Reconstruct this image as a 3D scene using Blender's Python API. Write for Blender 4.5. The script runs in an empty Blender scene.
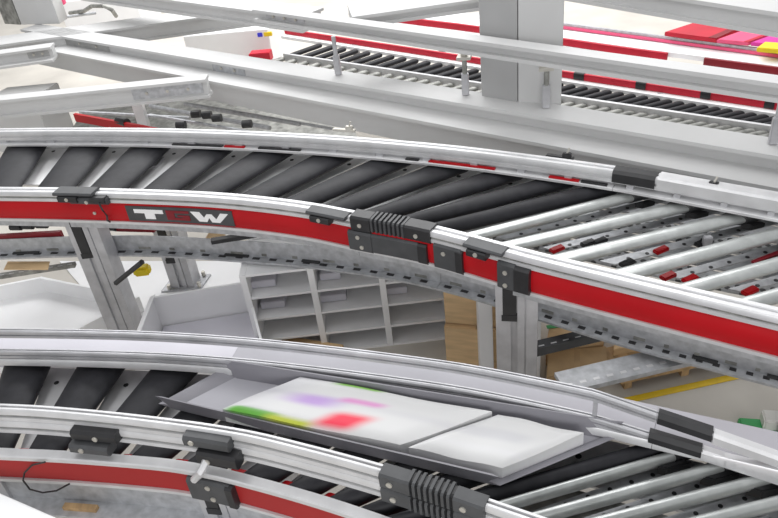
import bpy, bmesh, math, random
from mathutils import Vector
random.seed(7)
C = bpy.context.scene.collection
V = Vector
# ------------------------------------------------------------------ camera
F = 718.0; PITCH = math.radians(33.7); ROLL = math.radians(7.0)
CAM = V((0, 0, 2.4))
_d = V((0, math.cos(PITCH), -math.sin(PITCH)))
_r0 = V((1, 0, 0)); _u0 = V((0, math.sin(PITCH), math.cos(PITCH)))
_R = _r0 * math.cos(ROLL) - _u0 * math.sin(ROLL)
_U = _u0 * math.cos(ROLL) + _r0 * math.sin(ROLL)
cd = bpy.data.cameras.new('camera'); cam = bpy.data.objects.new('camera', cd); C.objects.link(cam)
cd.sensor_fit = 'HORIZONTAL'; cd.sensor_width = 36; cd.lens = F / 778 * 36; cd.clip_end = 100
from mathutils import Matrix
cam.matrix_world = Matrix(((_R.x, _U.x, -_d.x, CAM.x), (_R.y, _U.y, -_d.y, CAM.y), (_R.z, _U.z, -_d.z, CAM.z), (0, 0, 0, 1)))
bpy.context.scene.camera = cam

def at(px, py, z):
    """survey point: where the sight line of a photo point meets the level z"""
    r = _d * F + _R * (px - 389) - _U * (py - 259)
    return CAM + r * ((z - CAM.z) / r.z)

# ------------------------------------------------------------------ materials
def mat(name, col, rough=0.5, metal=0.0, var=0.06, scale=9.0, bump=0.0, stretch=None, spec=0.5, coat=0.0, streak=None):
    m = bpy.data.materials.new(name); m.use_nodes = True
    n = m.node_tree.nodes; l = m.node_tree.links
    b = n['Principled BSDF']
    b.inputs['Roughness'].default_value = rough; b.inputs['Metallic'].default_value = metal
    b.inputs['Specular IOR Level'].default_value = spec
    b.inputs['Coat Weight'].default_value = coat
    tc = n.new('ShaderNodeTexCoord'); mp = n.new('ShaderNodeMapping')
    if stretch: mp.inputs['Scale'].default_value = stretch
    nz = n.new('ShaderNodeTexNoise'); nz.inputs['Scale'].default_value = scale; nz.inputs['Detail'].default_value = 5
    l.new(tc.outputs['Object'], mp.inputs['Vector']); l.new(mp.outputs['Vector'], nz.inputs['Vector'])
    cr = n.new('ShaderNodeValToRGB')
    a = [max(0, c * (1 - var * 2)) for c in col]; c2 = [min(1, c * (1 + var)) for c in col]
    cr.color_ramp.elements[0].position = 0.3; cr.color_ramp.elements[1].position = 0.7
    cr.color_ramp.elements[0].color = (*a, 1); cr.color_ramp.elements[1].color = (*c2, 1)
    l.new(nz.outputs['Fac'], cr.inputs['Fac']); l.new(cr.outputs['Color'], b.inputs['Base Color'])
    if bump:
        bp = n.new('ShaderNodeBump'); bp.inputs['Strength'].default_value = bump; bp.inputs['Distance'].default_value = 0.01
        l.new(nz.outputs['Fac'], bp.inputs['Height']); l.new(bp.outputs['Normal'], b.inputs['Normal'])
    return m
M = {}
M['alu'] = mat('brushed_aluminium', (0.68, 0.68, 0.69), 0.38, 0.35, 0.05, 14)
M['alu_dim'] = mat('anodised_aluminium', (0.52, 0.52, 0.54), 0.42, 0.4, 0.08, 14)
M['galv'] = mat('galvanised_steel', (0.50, 0.51, 0.53), 0.45, 0.4, 0.12, 30)
def perforated(name, base, hole, sc):
    m = mat(name, base, .45, .3, .15, 25)
    n = m.node_tree.nodes; l = m.node_tree.links
    tc = n.new('ShaderNodeTexCoord'); vo = n.new('ShaderNodeTexVoronoi'); vo.inputs['Scale'].default_value = sc; vo.inputs['Randomness'].default_value = .15
    cr = n.new('ShaderNodeValToRGB'); cr.color_ramp.interpolation = 'EASE'
    cr.color_ramp.elements[0].position = .30; cr.color_ramp.elements[1].position = .36
    mx = n.new('ShaderNodeMix'); mx.data_type = 'RGBA'
    b = n['Principled BSDF']; src = b.inputs['Base Color'].links[0].from_socket
    l.new(tc.outputs['Object'], vo.inputs['Vector']); l.new(vo.outputs['Distance'], cr.inputs['Fac']); l.new(cr.outputs['Color'], mx.inputs[0])
    mx.inputs[6].default_value = (*hole, 1); l.new(src, mx.inputs[7]); l.new(mx.outputs[2], b.inputs['Base Color'])
    return m
M['perf'] = perforated('perforated_galvanised_sheet', (.52, .53, .54), (.10, .10, .10), 26)
M['steel'] = mat('zinc_roller_steel', (0.56, 0.58, 0.57), 0.33, 0.6, 0.08, 20)
M['paint'] = mat('light_grey_beam_paint', (0.58, 0.58, 0.578), 0.5, 0.0, 0.03, 3)
M['paint_dark'] = mat('grey_plate_paint', (0.36, 0.36, 0.355), 0.55, 0.0, 0.1, 8)
M['red'] = mat('red_panel_paint', (0.46, 0.006, 0.011), 0.4, 0.0, 0.06, 4, spec=.25)
M['red2'] = mat('faded_red_panel_paint', (0.36, 0.022, 0.022), 0.5, 0.0, 0.06, 4, spec=.3)
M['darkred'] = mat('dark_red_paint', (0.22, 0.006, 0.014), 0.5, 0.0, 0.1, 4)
M['rubber'] = mat('grey_black_roller_sleeve', (0.022, 0.022, 0.026), 0.55, 0.0, 0.15, 25, spec=.28)
M['rubber_g'] = mat('worn_roller_sleeve', (0.075, 0.08, 0.075), 0.35, 0.0, 0.15, 25)
M['black'] = mat('black_plastic', (0.022, 0.022, 0.024), 0.42, 0.0, 0.12, 18)
M['colshade'] = mat('shaded_column_paint', (0.40, 0.40, 0.40), 0.55, 0.0, 0.04, 3)  # beam paint darkened: shade painted in for the column's left face
M['dgrey'] = mat('dark_grey_plastic', (0.062, 0.064, 0.068), 0.48, 0.0, 0.1, 18)
M['white'] = mat('white_board', (0.88, 0.88, 0.885), 0.6, 0.0, 0.02, 4)
M['lav'] = mat('pale_lavender_board', (0.60, 0.59, 0.64), 0.6, 0.0, 0.03, 4)
M['card'] = mat('brown_cardboard', (0.74, 0.52, 0.29), 0.8, 0.0, 0.10, 6, stretch=(1, 1, 6))
M['card_d'] = mat('dark_cardboard', (0.50, 0.34, 0.18), 0.8, 0.0, 0.12, 6, stretch=(1, 1, 6))
M['wood'] = mat('pallet_wood', (0.56, 0.37, 0.19), 0.8, 0.0, 0.2, 7, stretch=(4, 1, 4))
M['tape'] = mat('label_paper', (0.85, 0.84, 0.80), 0.6, 0.0, 0.02)
M['yellow'] = mat('yellow_floor_paint', (0.85, 0.58, 0.02), 0.6, 0.0, 0.06, 12)
M['yplas'] = mat('yellow_plastic', (0.85, 0.66, 0.02), 0.5, 0.0, 0.04)
M['green'] = mat('green_plastic', (0.05, 0.40, 0.12), 0.5, 0.0, 0.04)
M['blue'] = mat('blue_plastic', (0.05, 0.06, 0.75), 0.5, 0.0, 0.04)
M['pink'] = mat('pink_card', (0.78, 0.10, 0.22), 0.6, 0.0, 0.05)
M['crimson'] = mat('crimson_card', (0.52, 0.006, 0.028), 0.55, 0.0, 0.08, 5)
M['magenta'] = mat('magenta_card', (0.65, 0.04, 0.35), 0.6, 0.0, 0.05)
M['tray'] = mat('grey_tray_plastic', (0.24, 0.235, 0.26), 0.5, 0.0, 0.06, 3, stretch=(1, 4, 4))
M['tray_in'] = mat('grey_tray_inside', (0.40, 0.395, 0.43), 0.55, 0.0, 0.06, 3)
M['letter'] = mat('white_letter_film', (0.88, 0.88, 0.88), 0.5, 0.0, 0.01)
M['floor'] = mat('sealed_concrete_floor', (0.56, 0.53, 0.48), 0.55, 0.0, 0.07, 2.2, bump=0.05)
M['bolt'] = mat('bolt_steel', (0.55, 0.53, 0.48), 0.4, 0.5, 0.1)
M['dirty'] = mat('dull_steel', (0.30, 0.30, 0.28), 0.5, 0.3, 0.25, 20)

# ------------------------------------------------------------------ mesh builder
class MB:
    def __init__(s): s.v = []; s.f = []
    def add(s, vs, fs):
        k = len(s.v); s.v += [V(p) for p in vs]; s.f += [tuple(i + k for i in f) for f in fs]; return s
    def box(s, c, a, b, h):
        c, a, b, h = V(c), V(a), V(b), V(h)
        vs = [c + a * i + b * j + h * k for k in (-1, 1) for j in (-1, 1) for i in (-1, 1)]
        return s.add(vs, [(0, 2, 3, 1), (4, 5, 7, 6), (0, 1, 5, 4), (2, 6, 7, 3), (0, 4, 6, 2), (1, 3, 7, 5)])
    def prism(s, pts, h, top=None):
        n = len(pts); up = [V(p) + V((0, 0, h)) for p in pts] if top is None else [V(p) for p in top]
        fs = [tuple(range(n - 1, -1, -1)), tuple(range(n, 2 * n))] + [(i, (i + 1) % n, n + (i + 1) % n, n + i) for i in range(n)]
        return s.add(list(pts) + up, fs)
    def sweep(s, path, prof):
        n = len(prof); m = len(path); vs = []
        for i, p in enumerate(path):
            t = path[min(i + 1, m - 1)] - path[max(i - 1, 0)]; t.z = 0; t.normalize()
            nn = V((t.y, -t.x, 0))
            vs += [p + nn * u + V((0, 0, w)) for u, w in prof]
        fs = [tuple(range(n)), tuple(range((m - 1) * n + n - 1, (m - 1) * n - 1, -1))]
        for i in range(m - 1):
            for j in range(n):
                k = (j + 1) % n
                fs.append((i * n + j, (i + 1) * n + j, (i + 1) * n + k, i * n + k))
        return s.add(vs, fs)
    def ell(s, rings, seg=22):
        """rings: (centre, horizontal half axis vector, vertical half axis)"""
        vs = []
        for c, e, b in rings:
            for k in range(seg):
                a = 2 * math.pi * k / seg
                vs.append(V(c) + V(e) * math.cos(a) + V((0, 0, b * math.sin(a))))
        m = len(rings); fs = [tuple(range(seg - 1, -1, -1)), tuple(range((m - 1) * seg, m * seg))]
        for i in range(m - 1):
            for k in range(seg):
                q = (k + 1) % seg
                fs.append((i * seg + k, i * seg + q, (i + 1) * seg + q, (i + 1) * seg + k))
        return s.add(vs, fs)
    def tube(s, pts, r, seg=10):
        pts = [V(p) for p in pts]; m = len(pts); vs = []
        for i, p in enumerate(pts):
            t = (pts[min(i + 1, m - 1)] - pts[max(i - 1, 0)]).normalized()
            a = t.cross(V((0, 0, 1)))
            if a.length < 0.05: a = t.cross(V((1, 0, 0)))
            a.normalize(); b = t.cross(a)
            rr = r[i] if isinstance(r, (list, tuple)) else r
            for k in range(seg):
                w = 2 * math.pi * k / seg; vs.append(p + a * rr * math.cos(w) + b * rr * math.sin(w))
        fs = [tuple(range(seg)), tuple(range(m * seg - 1, (m - 1) * seg - 1, -1))]
        for i in range(m - 1):
            for k in range(seg):
                q = (k + 1) % seg
                fs.append((i * seg + k, (i + 1) * seg + k, (i + 1) * seg + q, i * seg + q))
        return s.add(vs, fs)
    def build(s, name, m, parent=None, bevel=0.0, label=None, loc=None):
        off = V((0, 0, 0))
        p = parent
        while p is not None: off += p.location; p = p.parent
        if loc is not None: off = V(loc)
        me = bpy.data.meshes.new(name); me.from_pydata([tuple(q - off) for q in s.v], [], s.f)
        bm = bmesh.new(); bm.from_mesh(me); bmesh.ops.recalc_face_normals(bm, faces=bm.faces)
        if bevel:
            es = [e for e in bm.edges if len(e.link_faces) == 2 and e.calc_face_angle(0) > 0.6]
            bmesh.ops.bevel(bm, geom=es, offset=bevel, segments=2, affect='EDGES', clamp_overlap=True)
        bm.to_mesh(me); bm.free()
        for q in me.polygons: q.use_smooth = True
        me.set_sharp_from_angle(angle=math.radians(35))
        mm = M[m] if isinstance(m, str) else m
        me.materials.append(mm)
        o = bpy.data.objects.new(name, me); C.objects.link(o)
        if parent is not None: o.parent = parent
        if loc is not None: o.location = loc
        if label: o['label'] = label
        return o
def tag(o, label, cat, group=None, kind=None):
    o['label'] = label; o['category'] = cat
    if group: o['group'] = group
    if kind: o['kind'] = kind
    return o
def thing(name, label, cat, loc, group=None):
    o = bpy.data.objects.new(name, None); C.objects.link(o); o.location = loc; o.empty_display_size = 0.1
    return tag(o, label, cat, group)

class Rail:
    """a smooth line of a rail: photo points read off at one level, resampled as a world curve"""
    def __init__(s, pts, z): s.p = pts; s.z = z
    def y(s, x):
        p = s.p; i = 0
        while i < len(p) - 2 and x > p[i + 1][0]: i += 1
        def m(k):
            if k <= 0: return (p[1][1] - p[0][1]) / (p[1][0] - p[0][0])
            if k >= len(p) - 1: return (p[-1][1] - p[-2][1]) / (p[-1][0] - p[-2][0])
            return (p[k + 1][1] - p[k - 1][1]) / (p[k + 1][0] - p[k - 1][0])
        x0, y0 = p[i]; x1, y1 = p[i + 1]; h = x1 - x0; t = (x - x0) / h
        if t > 1: return y1 + m(len(p) - 1) * (x - x1)
        if t < 0: return y0 + m(0) * (x - x0)
        return ((2*t**3 - 3*t*t + 1) * y0 + (t**3 - 2*t*t + t) * h * m(i) + (-2*t**3 + 3*t*t) * y1 + (t**3 - t*t) * h * m(i + 1))
    def at(s, x, z=None): return at(x, s.y(x), s.z if z is None else z)
    def tan(s, x):
        t = s.at(x + 2) - s.at(x - 2); t.z = 0; return t.normalized()
    def nrm(s, x): t = s.tan(x); return V((t.y, -t.x, 0))
    def path(s, x0, x1, step=9):
        n = max(2, int(abs(x1 - x0) / step)); return [s.at(x0 + (x1 - x0) * i / n) for i in range(n + 1)]
    def pt(s, x, u, w): return s.at(x) + s.nrm(x) * u + V((0, 0, w))

def rect(u0, u1, w0, w1): return [(u0, w0), (u1, w0), (u1, w1), (u0, w1)]
def rrect(u0, u1, w0, w1, r):
    return [(u0 + r, w0), (u1 - r, w0), (u1, w0 + r), (u1, w1 - r), (u1 - r, w1), (u0 + r, w1), (u0, w1 - r), (u0, w0 + r)]
def guide_prof(w0, h, d, u=0.0, g=0.007):
    """extruded guide rail with slots in its face and top"""
    return [(u, w0), (u, w0 + h*.30), (u - g, w0 + h*.34), (u - g, w0 + h*.50), (u, w0 + h*.54), (u, w0 + h*.88), (u - .004, w0 + h),
            (u - d*.36, w0 + h), (u - d*.40, w0 + h - g), (u - d*.60, w0 + h - g), (u - d*.64, w0 + h), (u - d + .004, w0 + h), (u - d, w0 + h*.88), (u - d, w0)]

def make_roller(parent, p0, p1, e0, e1, b, m, name='roller', shaft=True):
    """p0 near end, p1 far end; e half width vectors along the rails; b half height"""
    ax = (p1 - p0); mb = MB()
    k = 0.012 / ax.length
    def ring(t, s): return (p0 + ax * t, (e0 * (1 - t) + e1 * t) * s, b * s)
    mb.ell([ring(0, .72), ring(k * .6, .93), ring(k * 1.6, 1), ring(.5, 1), ring(1 - k * 1.6, 1), ring(1 - k * .6, .93), ring(1, .72)])
    r = mb.build(name, m, parent)
    if shaft:
        MB().tube([p0 - ax * 0.03, p1 + ax * 0.03], 0.009).build('axle', 'bolt', r)
    return r

# ------------------------------------------------------------------ the setting
fl = MB().prism([V((-9, -2, -.05)), V((12, -2, -.05)), V((12, 20, -.05)), V((-9, 20, -.05))], .05).build('floor', 'floor')
fl['kind'] = 'structure'

# ------------------------------------------------------------------ upper conveyor lines
A_red = Rail([(-60, 200.5), (0, 201), (70, 202), (140, 204), (205, 207), (260, 212), (310, 219), (350, 227), (430, 242.5), (530, 270), (622, 293), (778, 331), (860, 351)], .93)
A_far = Rail([(-60, 147), (0, 146.5), (100, 146.5), (200, 149), (312, 155), (400, 162.5), (468, 170), (540, 180), (624, 193), (700, 207.5), (778, 222.5), (960, 257)], .905)
A_tray = Rail([(-60, 241), (0, 239), (80, 236), (150, 235.5), (250, 241), (312, 246), (400, 258), (468, 273), (560, 300), (622, 318), (700, 338), (778, 357), (860, 377)], .64)
PANEL = .096
JA = 352                                            # joint between curve and straight run, near side
JF = 612

curveA = thing('curved_roller_conveyor', 'upper curved conveyor of dark tapered rollers with a lettered badge on its red panel', 'conveyor', at(180, 285, 0))
strA = thing('straight_roller_conveyor', 'upper straight conveyor run of bare metal rollers beside a long red panel at right', 'conveyor', at(640, 330, 0))

def near_side_A(root, x0, x1):
    p = A_red.path(x0, x1)
    MB().sweep(p, guide_prof(.0, .048, .055)).build('guide_rail', 'alu', root)
    MB().sweep(p, rect(-.0069, -.0045, .0168, .0238)).build('slot_strip', 'dirty', root, label='dark strip standing in for shade in the guide rail slot')  # dark strip laid in the groove to stand for its shade
    MB().sweep(p, [(-.004, 0), (-.004, -PANEL * .12), (.000, -PANEL * .2), (.000, -PANEL * .8), (-.004, -PANEL * .9), (-.004, -PANEL), (-.02, -PANEL), (-.02, 0)]).build('side_panel', 'red', root, label='glossy red side panel')
    MB().sweep(p, [(.003, -PANEL - .001), (.003, -PANEL - .014), (-.03, -PANEL - .014), (-.03, -PANEL - .001)]).build('panel_lip', 'alu', root)
    MB().sweep(p, [(-.021, -.02), (-.021, -.15), (-.055, -.15), (-.055, -.142), (-.029, -.142), (-.029, -.02)]).build('frame_profile', 'galv', root)
near_side_A(curveA, -60, JA); near_side_A(strA, JA + .5, 960)

def far_side_A(root, x0, x1):
    p = A_far.path(x0, x1)
    MB().sweep(p, [(0, .0), (0, .010), (-.003, .012), (-.19, .012), (-.19, -.12), (-.18, -.12), (-.18, .0)]).build('frame_profile', 'alu', root)
    MB().sweep(p, guide_prof(.028, .052, .055, -.018)).build('guide_rail', 'alu', root)
    x = x0 + 12
    while x < x1 - 10:
        MB().sweep(A_far.path(x, x + 7, 4), rect(-.045, -.016, .0, .029)).build('rail_spacer', 'alu_dim', root); x += 47
far_side_A(curveA, -60, JF); far_side_A(strA, JF + .5, 1120)
# slots in the far frame: dark and red strips under the guide
for x0, x1, m in ((172, 222, 'black'), (258, 300, 'black'), (405, 418, 'black'), (580, 606, 'black'), (224, 244, 'red'), (428, 494, 'red'), (548, 578, 'red')):
    MB().sweep(A_far.path(x0, x1), rect(-.024, -.006, .0125, .0185)).build('slot_strip', m, curveA, label=m + ' strip in the far rail')

# black sleeve where the far guide is jointed
MB().sweep(A_far.path(610, 652, 5), rrect(-.080, -.012, .024, .084, .012)).build('joint_sleeve', 'black', curveA, label='black sleeve on the far guide rail')
# grey flat guide face after the sleeve
MB().sweep(A_far.path(654, 1120), rrect(-.08, -.013, .026, .086, .008)).build('guide_cover', 'alu', strA)

# rollers (near x, far x)
nearx = [3, 57, 106, 157, 201, 249, 292, 333, 370, 405, 440]
farx = [25, 87, 148, 210, 270, 330, 388, 445, 500, 552, 598]
mn = [477, 518, 572, 635, 700, 765, 832, 900]; mf = [630, 683, 739, 798, 862, 928, 996, 1066]
allx = list(zip(nearx + mn, farx + mf)); allx = [(-50, -37)] + allx + [(968, 1138)]
ZC = .868
A_top = Rail([(-60, 185.5), (0, 186), (60, 187), (100, 190), (160, 194), (220, 199), (270, 204), (320, 210), (350, 214.5), (420, 226), (468, 234), (520, 245), (622, 269), (700, 286), (778, 302), (900, 331)], .87)
_nodes = [(A_red.at(x), A_red.nrm(x)) for x in range(-200, 1000, 6)]
def clear_of(nodes, p, u):      # is p still behind the line set back u from the panel face
    P, n = min(nodes, key=lambda q: (q[0].xy - p.xy).length); return (p - P).dot(n) < u
def near_pt(x, z): return at(x, A_top.y(x), z)      # where the roller passes under the near guide
def far_pt(x, z): return at(x, A_far.y(x), z + .012)- V((0, 0, .012))       # where it passes under the far lip
def under_near(n, f):
    ax = (n - f).normalized(); p = n.copy(); k = 0
    while clear_of(_nodes, p + ax * .01, -.06) and k < 60: p = p + ax * .01; k += 1
    return p
def half(fn, lst, i, k, z):
    return (fn(lst[i + 1], z) - fn(lst[i - 1], z)) * (.5 * k)
NX = [a for a, b in allx]; FX = [b for a, b in allx]
for i in range(1, len(allx) - 1):
    metal = i > len(nearx)
    k = .205 if metal else .32
    if not metal:
        k *= 1.0
    z = ZC
    n_, f_ = near_pt(NX[i], z), far_pt(FX[i], z); p0 = under_near(n_, f_)
    f2 = f_ if metal else f_ + (f_ - n_).normalized() * .05
    make_roller(strA if metal else curveA, p0, f2, half(near_pt, NX, i, k, z), half(far_pt, FX, i, k, z),
                .021 if metal else .030, 'steel' if metal else 'rubber')
# cross ties seen between the rollers
for i in range(1, len(allx) - 1):
    a = (NX[i] + NX[i + 1]) / 2; b = (FX[i] + FX[i + 1]) / 2
    kt = .22 if i < 6 else .12
    n0, f0 = near_pt(a, .80), far_pt(b, .80); n0 = n0 + (f0 - n0) * .02; f0 = f0 + (f0 - n0) * .02
    e0 = (near_pt(NX[i + 1], .8) - near_pt(NX[i], .8)) * kt; e1 = (far_pt(FX[i + 1], .8) - far_pt(FX[i], .8)) * kt
    root = strA if i > len(nearx) - 1 else curveA
    t = MB().prism([n0 - e0, n0 + e0, f0 + e1, f0 - e1], .006).build('cross_tie', 'white' if root is curveA else 'galv', root)
    ax = (f0 - n0)
    for q in ((.86,) if root is curveA else [j / 9 for j in range(1, 9)]):
        c = n0 + ax * q + (V((0, 0, .0065)) if root is curveA else e1 * .35 + V((0, 0, .0065)))
        MB().tube([c, c + V((0, 0, .001))], .011 if root is curveA else .008, 8).build('tie_hole', 'black', t)
# galvanised mesh trays slung under the metal rollers
for k in range(4):
    t0_, t1_ = k / 4 + .015, (k + 1) / 4 - .03
    pth = []
    for i in range(len(nearx) - 1, len(allx)):
        a_, b_ = near_pt(NX[i], .70), far_pt(FX[i], .70); pth.append((a_, b_))
    lo = [a_ * (1 - t0_) + b_ * t0_ for a_, b_ in pth]; hi = [a_ * (1 - t1_) + b_ * t1_ for a_, b_ in pth]
    mb = MB(); n = len(lo)
    mb.add(lo + hi + [p + V((0, 0, -.01)) for p in lo] + [p + V((0, 0, -.01)) for p in hi],
           [(i, i + 1, n + i + 1, n + i) for i in range(n - 1)] + [(2 * n + i, 3 * n + i, 3 * n + i + 1, 2 * n + i + 1) for i in range(n - 1)] +
           [(i, 2 * n + i, 2 * n + i + 1, i + 1) for i in range(n - 1)] + [(n + i, n + i + 1, 3 * n + i + 1, 3 * n + i) for i in range(n - 1)])
    mb.build('mesh_tray', ('perf', 'galv', 'perf', 'galv')[k], strA)
# drive pulleys at the far ends of the metal rollers
for i in range(len(nearx) + 1, len(allx) - 2):
    p1 = far_pt(FX[i], ZC); ax = (p1 - near_pt(NX[i], ZC)).normalized(); p1 = p1 + ax * .035; e = half(far_pt, FX, i, .2, ZC)
    mb = MB()
    mb.ell([(p1 + ax * (-.058 + j * .006), e * (1.15 if j % 3 else .85), .027 if j % 3 else .021) for j in range(17)], 16)
    mb.build('belt_pulley', 'black', strA)
    q = far_pt(FX[i] + 26, .845)
    MB().box(q - ax * .05, ax * .03, e * .5, V((0, 0, .012))).build('motor_plug', 'black', strA, .004)
# small red belts and black plugs under the metal rollers
for (x, y, m) in ((557, 249, 'red'), (588, 243, 'black'), (600, 241, 'black'), (661, 250, 'red'), (627, 263, 'black'), (668, 276, 'red'), (690, 279, 'red'), (750, 291, 'red'), (702, 243, 'black')):
    c = at(x, y, .81); t = A_far.tan(600)
    MB().box(c, V((.028, .012, 0)), V((-.006, .014, 0)), V((0, 0, .008))).build('belt_clip' if m == 'red' else 'cable_plug', m, strA, .004, label='small %s fitting under the rollers' % m)
for (x, y) in ((775, 254), (770, 262)):
    c = at(x, y, .81)
    MB().box(c, V((.10, .035, 0)), V((-.002, .008, 0)), V((0, 0, .004))).build('drive_belt', 'darkred', strA)
c = at(707, 243, .82); MB().box(c, V((.016, 0, 0)), V((0, .012, 0)), V((0, 0, .03))).build('bracket_post', 'alu_dim', strA, .003)

# ---- badge with letters T G W on the curved red panel
def on_panel(mb, poly, u0, u1):
    a = [A_red.pt(x, u1, w) for x, w in poly]; b = [A_red.pt(x, u0, w) for x, w in poly]
    n = len(poly)
    return mb.add(b + a, [tuple(range(n)), tuple(range(2 * n - 1, n - 1, -1))] + [(i, (i + 1) % n, n + (i + 1) % n, n + i) for i in range(n)])
plate = MB(); plate.sweep(A_red.path(124, 231, 6), rect(-.003, .003, -.088, -.012)); plate = plate.build('badge_plate', 'dgrey', curveA, label='dark badge plate with bold capital letters')
def letter(polys, m, lab):
    mb = MB()
    for p in polys: on_panel(mb, p, .002, .0055)
    mb.build('letter', m, plate, label=lab)
t0, t1 = -.026, -.074
letter([[(132, t0), (161, t0), (161, t0 - .019), (132, t0 - .019)], [(142, t0 - .019), (152, t0 - .019), (152, t1), (142, t1)]], 'letter', 'white letter T')
letter([[(164, t0), (187, t0), (187, t0 - .012), (164, t0 - .012)], [(164, t0 - .012), (172, t0 - .012), (172, t1), (164, t1)], [(172, t1 + .012), (187, t1 + .012), (187, t1), (172, t1)],
        [(180, t0 - .026), (187, t0 - .026), (187, t1 + .012), (180, t1 + .012)], [(175, t0 - .022), (187, t0 - .022), (187, t0 - .030), (175, t0 - .030)]], 'darkred', 'dark red letter G')
letter([[(189, t0), (198, t0), (204, t1), (196, t1)], [(198, t1), (204, t1), (209, t0 - .008), (205, t0 - .008)], [(205, t0 - .008), (210, t0 - .008), (216, t1), (209, t1)], [(211, t1), (217, t1), (227, t0), (219, t0)]], 'letter', 'white letter W')

# ---- black clamps and joint covers on the near side of the upper line
def sleeve(rail, root, name, x0, x1, u0, u1, w0, w1, m='dgrey', r=.008, lab=None, step=4):
    return MB().sweep(rail.path(x0, x1, step), rrect(u0, u1, w0, w1, r)).build(name, m, root, label=lab)
def ribs(rail, parent, xs, u0, u1, w0, w1, w=3.0, m='black'):
    for x in xs: MB().sweep(rail.path(x, x + w, 2), rrect(u0, u1, w0, w1, .006)).build('rib', m, parent)
def screws(rail, parent, pts):
    for x, u, w in pts:
        c = rail.pt(x, u, w); n = rail.nrm(x)
        MB().tube([c, c + n * .004], .009, 10).build('screw', 'bolt', parent)
# flexible joint
j = sleeve(A_red, curveA, 'joint_cover', 352, 371, -.062, .008, -.012, .056, 'black', lab='black flexible joint on guide rail')
screws(A_red, j, [(361, .008, .02)])
j2 = sleeve(A_red, curveA, 'joint_cover', 404, 431, -.062, .008, -.006, .056, 'black', lab='black flexible joint on guide rail')
screws(A_red, j2, [(417, .008, .02)])
sleeve(A_red, curveA, 'joint_bellows', 371, 404, -.058, .002, -.006, .050, 'black', lab='ribbed black bellows of the joint')
ribs(A_red, j2, [372 + 4.4 * i for i in range(8)], -.064, .010, -.004, .058, 2.2, 'dgrey')
j3 = sleeve(A_red, curveA, 'panel_joint', 348, 371, -.02, .012, -.105, -.012, 'dgrey', lab='dark grey cover on the panel joint')
screws(A_red, j3, [(358, .012, -.035), (361, .012, -.08)])
sleeve(A_red, curveA, 'panel_joint', 371, 422, -.02, .009, -.104, -.014, 'dgrey', lab='dark grey cover on the panel joint')
sleeve(A_red, curveA, 'panel_joint', 418, 427, -.02, .013, -.104, -.014, 'black', lab='dark grey cover on the panel joint')
c1 = sleeve(A_red, strA, 'panel_clip', 434, 461, -.02, .009, -.108, .004, 'dgrey'); screws(A_red, c1, [(444, .009, -.03)])
sleeve(A_red, strA, 'panel_clip', 456, 463, -.02, .012, -.106, .0, 'black')
c2 = sleeve(A_red, strA, 'leg_clamp', 499, 516, -.02, .016, -.108, .008, 'dgrey', lab='dark clamp above the support leg')
screws(A_red, c2, [(507, .016, -.03), (507, .016, -.085)])
sleeve(A_red, strA, 'leg_clamp', 516, 531, -.02, .020, -.104, .004, 'black', lab='dark clamp above the support leg')
# pads on top of the guide
def pad(rail, root, x0, x1, w, u0=-.045, u1=.03):
    p = sleeve(rail, root, 'guide_bracket', x0, x1, u0, u1, w, w + .016, 'dgrey', .006)
    sleeve(rail, p, 'bracket_foot', x0 + 4, x0 + (x1 - x0) * .6, u1 - .035, u1 + .006, w - .03, w, 'black', .005)
    screws(rail, p, [(x0 + (x1 - x0) * .35, u1 + .006, w - .012)])
pad(A_red, curveA, 311, 349, .038, -.03, .03)
pad(A_red, strA, 467, 505, .038, -.03, .03)
pad(A_red, curveA, 60, 98, .044)
b = sleeve(A_red, curveA, 'guide_bracket', 74, 111, -.01, .028, .002, .036, 'dgrey'); screws(A_red, b, [(91, .028, .016)])
sleeve(A_red, b, 'bracket_foot', 95, 110, -.02, .034, .012, .042, 'black', .006)
MB().tube([A_red.pt(104, .034, .02), A_red.pt(108, .05, -.01), A_red.pt(107, .03, -.05), A_red.pt(103, .014, -.085), A_red.pt(104, .006, -.098)], .0045, 8).build('sensor_cable', 'black', curveA)
MB().tube([A_red.pt(91, .0, -.055), A_red.pt(91, .006, -.055)], .008).build('panel_screw', 'bolt', curveA)

# ---- galvanised tray hung below the upper line
def tray_A(root, x0, x1):
    p = A_tray.path(x0, x1)
    t = MB().sweep(p, [(0, 0), (.004, 0), (.004, -.085), (.05, -.085), (.05, -.095), (-.02, -.095), (-.02, -.085), (0, -.085)]).build('cable_tray', 'galv', root, label='galvanised slotted tray under the conveyor')
    x = x0 + 5; k = 0
    while x < x1 - 12:
        MB().sweep(A_tray.path(x, x + 7, 3), rect(.014, .030, -.0852, -.083)).build('tray_slot', 'black', t); x += 17
    x = x0 + 9
    while x < x1 - 14:
        MB().sweep(A_tray.path(x, x + (12 if k % 3 == 0 else 5), 3), rect(.0035, .006, -.080, -.066)).build('tray_slot', 'dirty', t); x += 31; k += 1
tray_A(curveA, -60, 440); tray_A(strA, 440.5, 960)
for x0, x1 in ((8, 34), (222, 246), (300, 318), (696, 722), (772, 790)):
    sleeve(A_tray, strA if x0 > 440 else curveA, 'cable_gland', x0, x1, .0, .02, -.094, -.078, 'black', .004)

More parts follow.
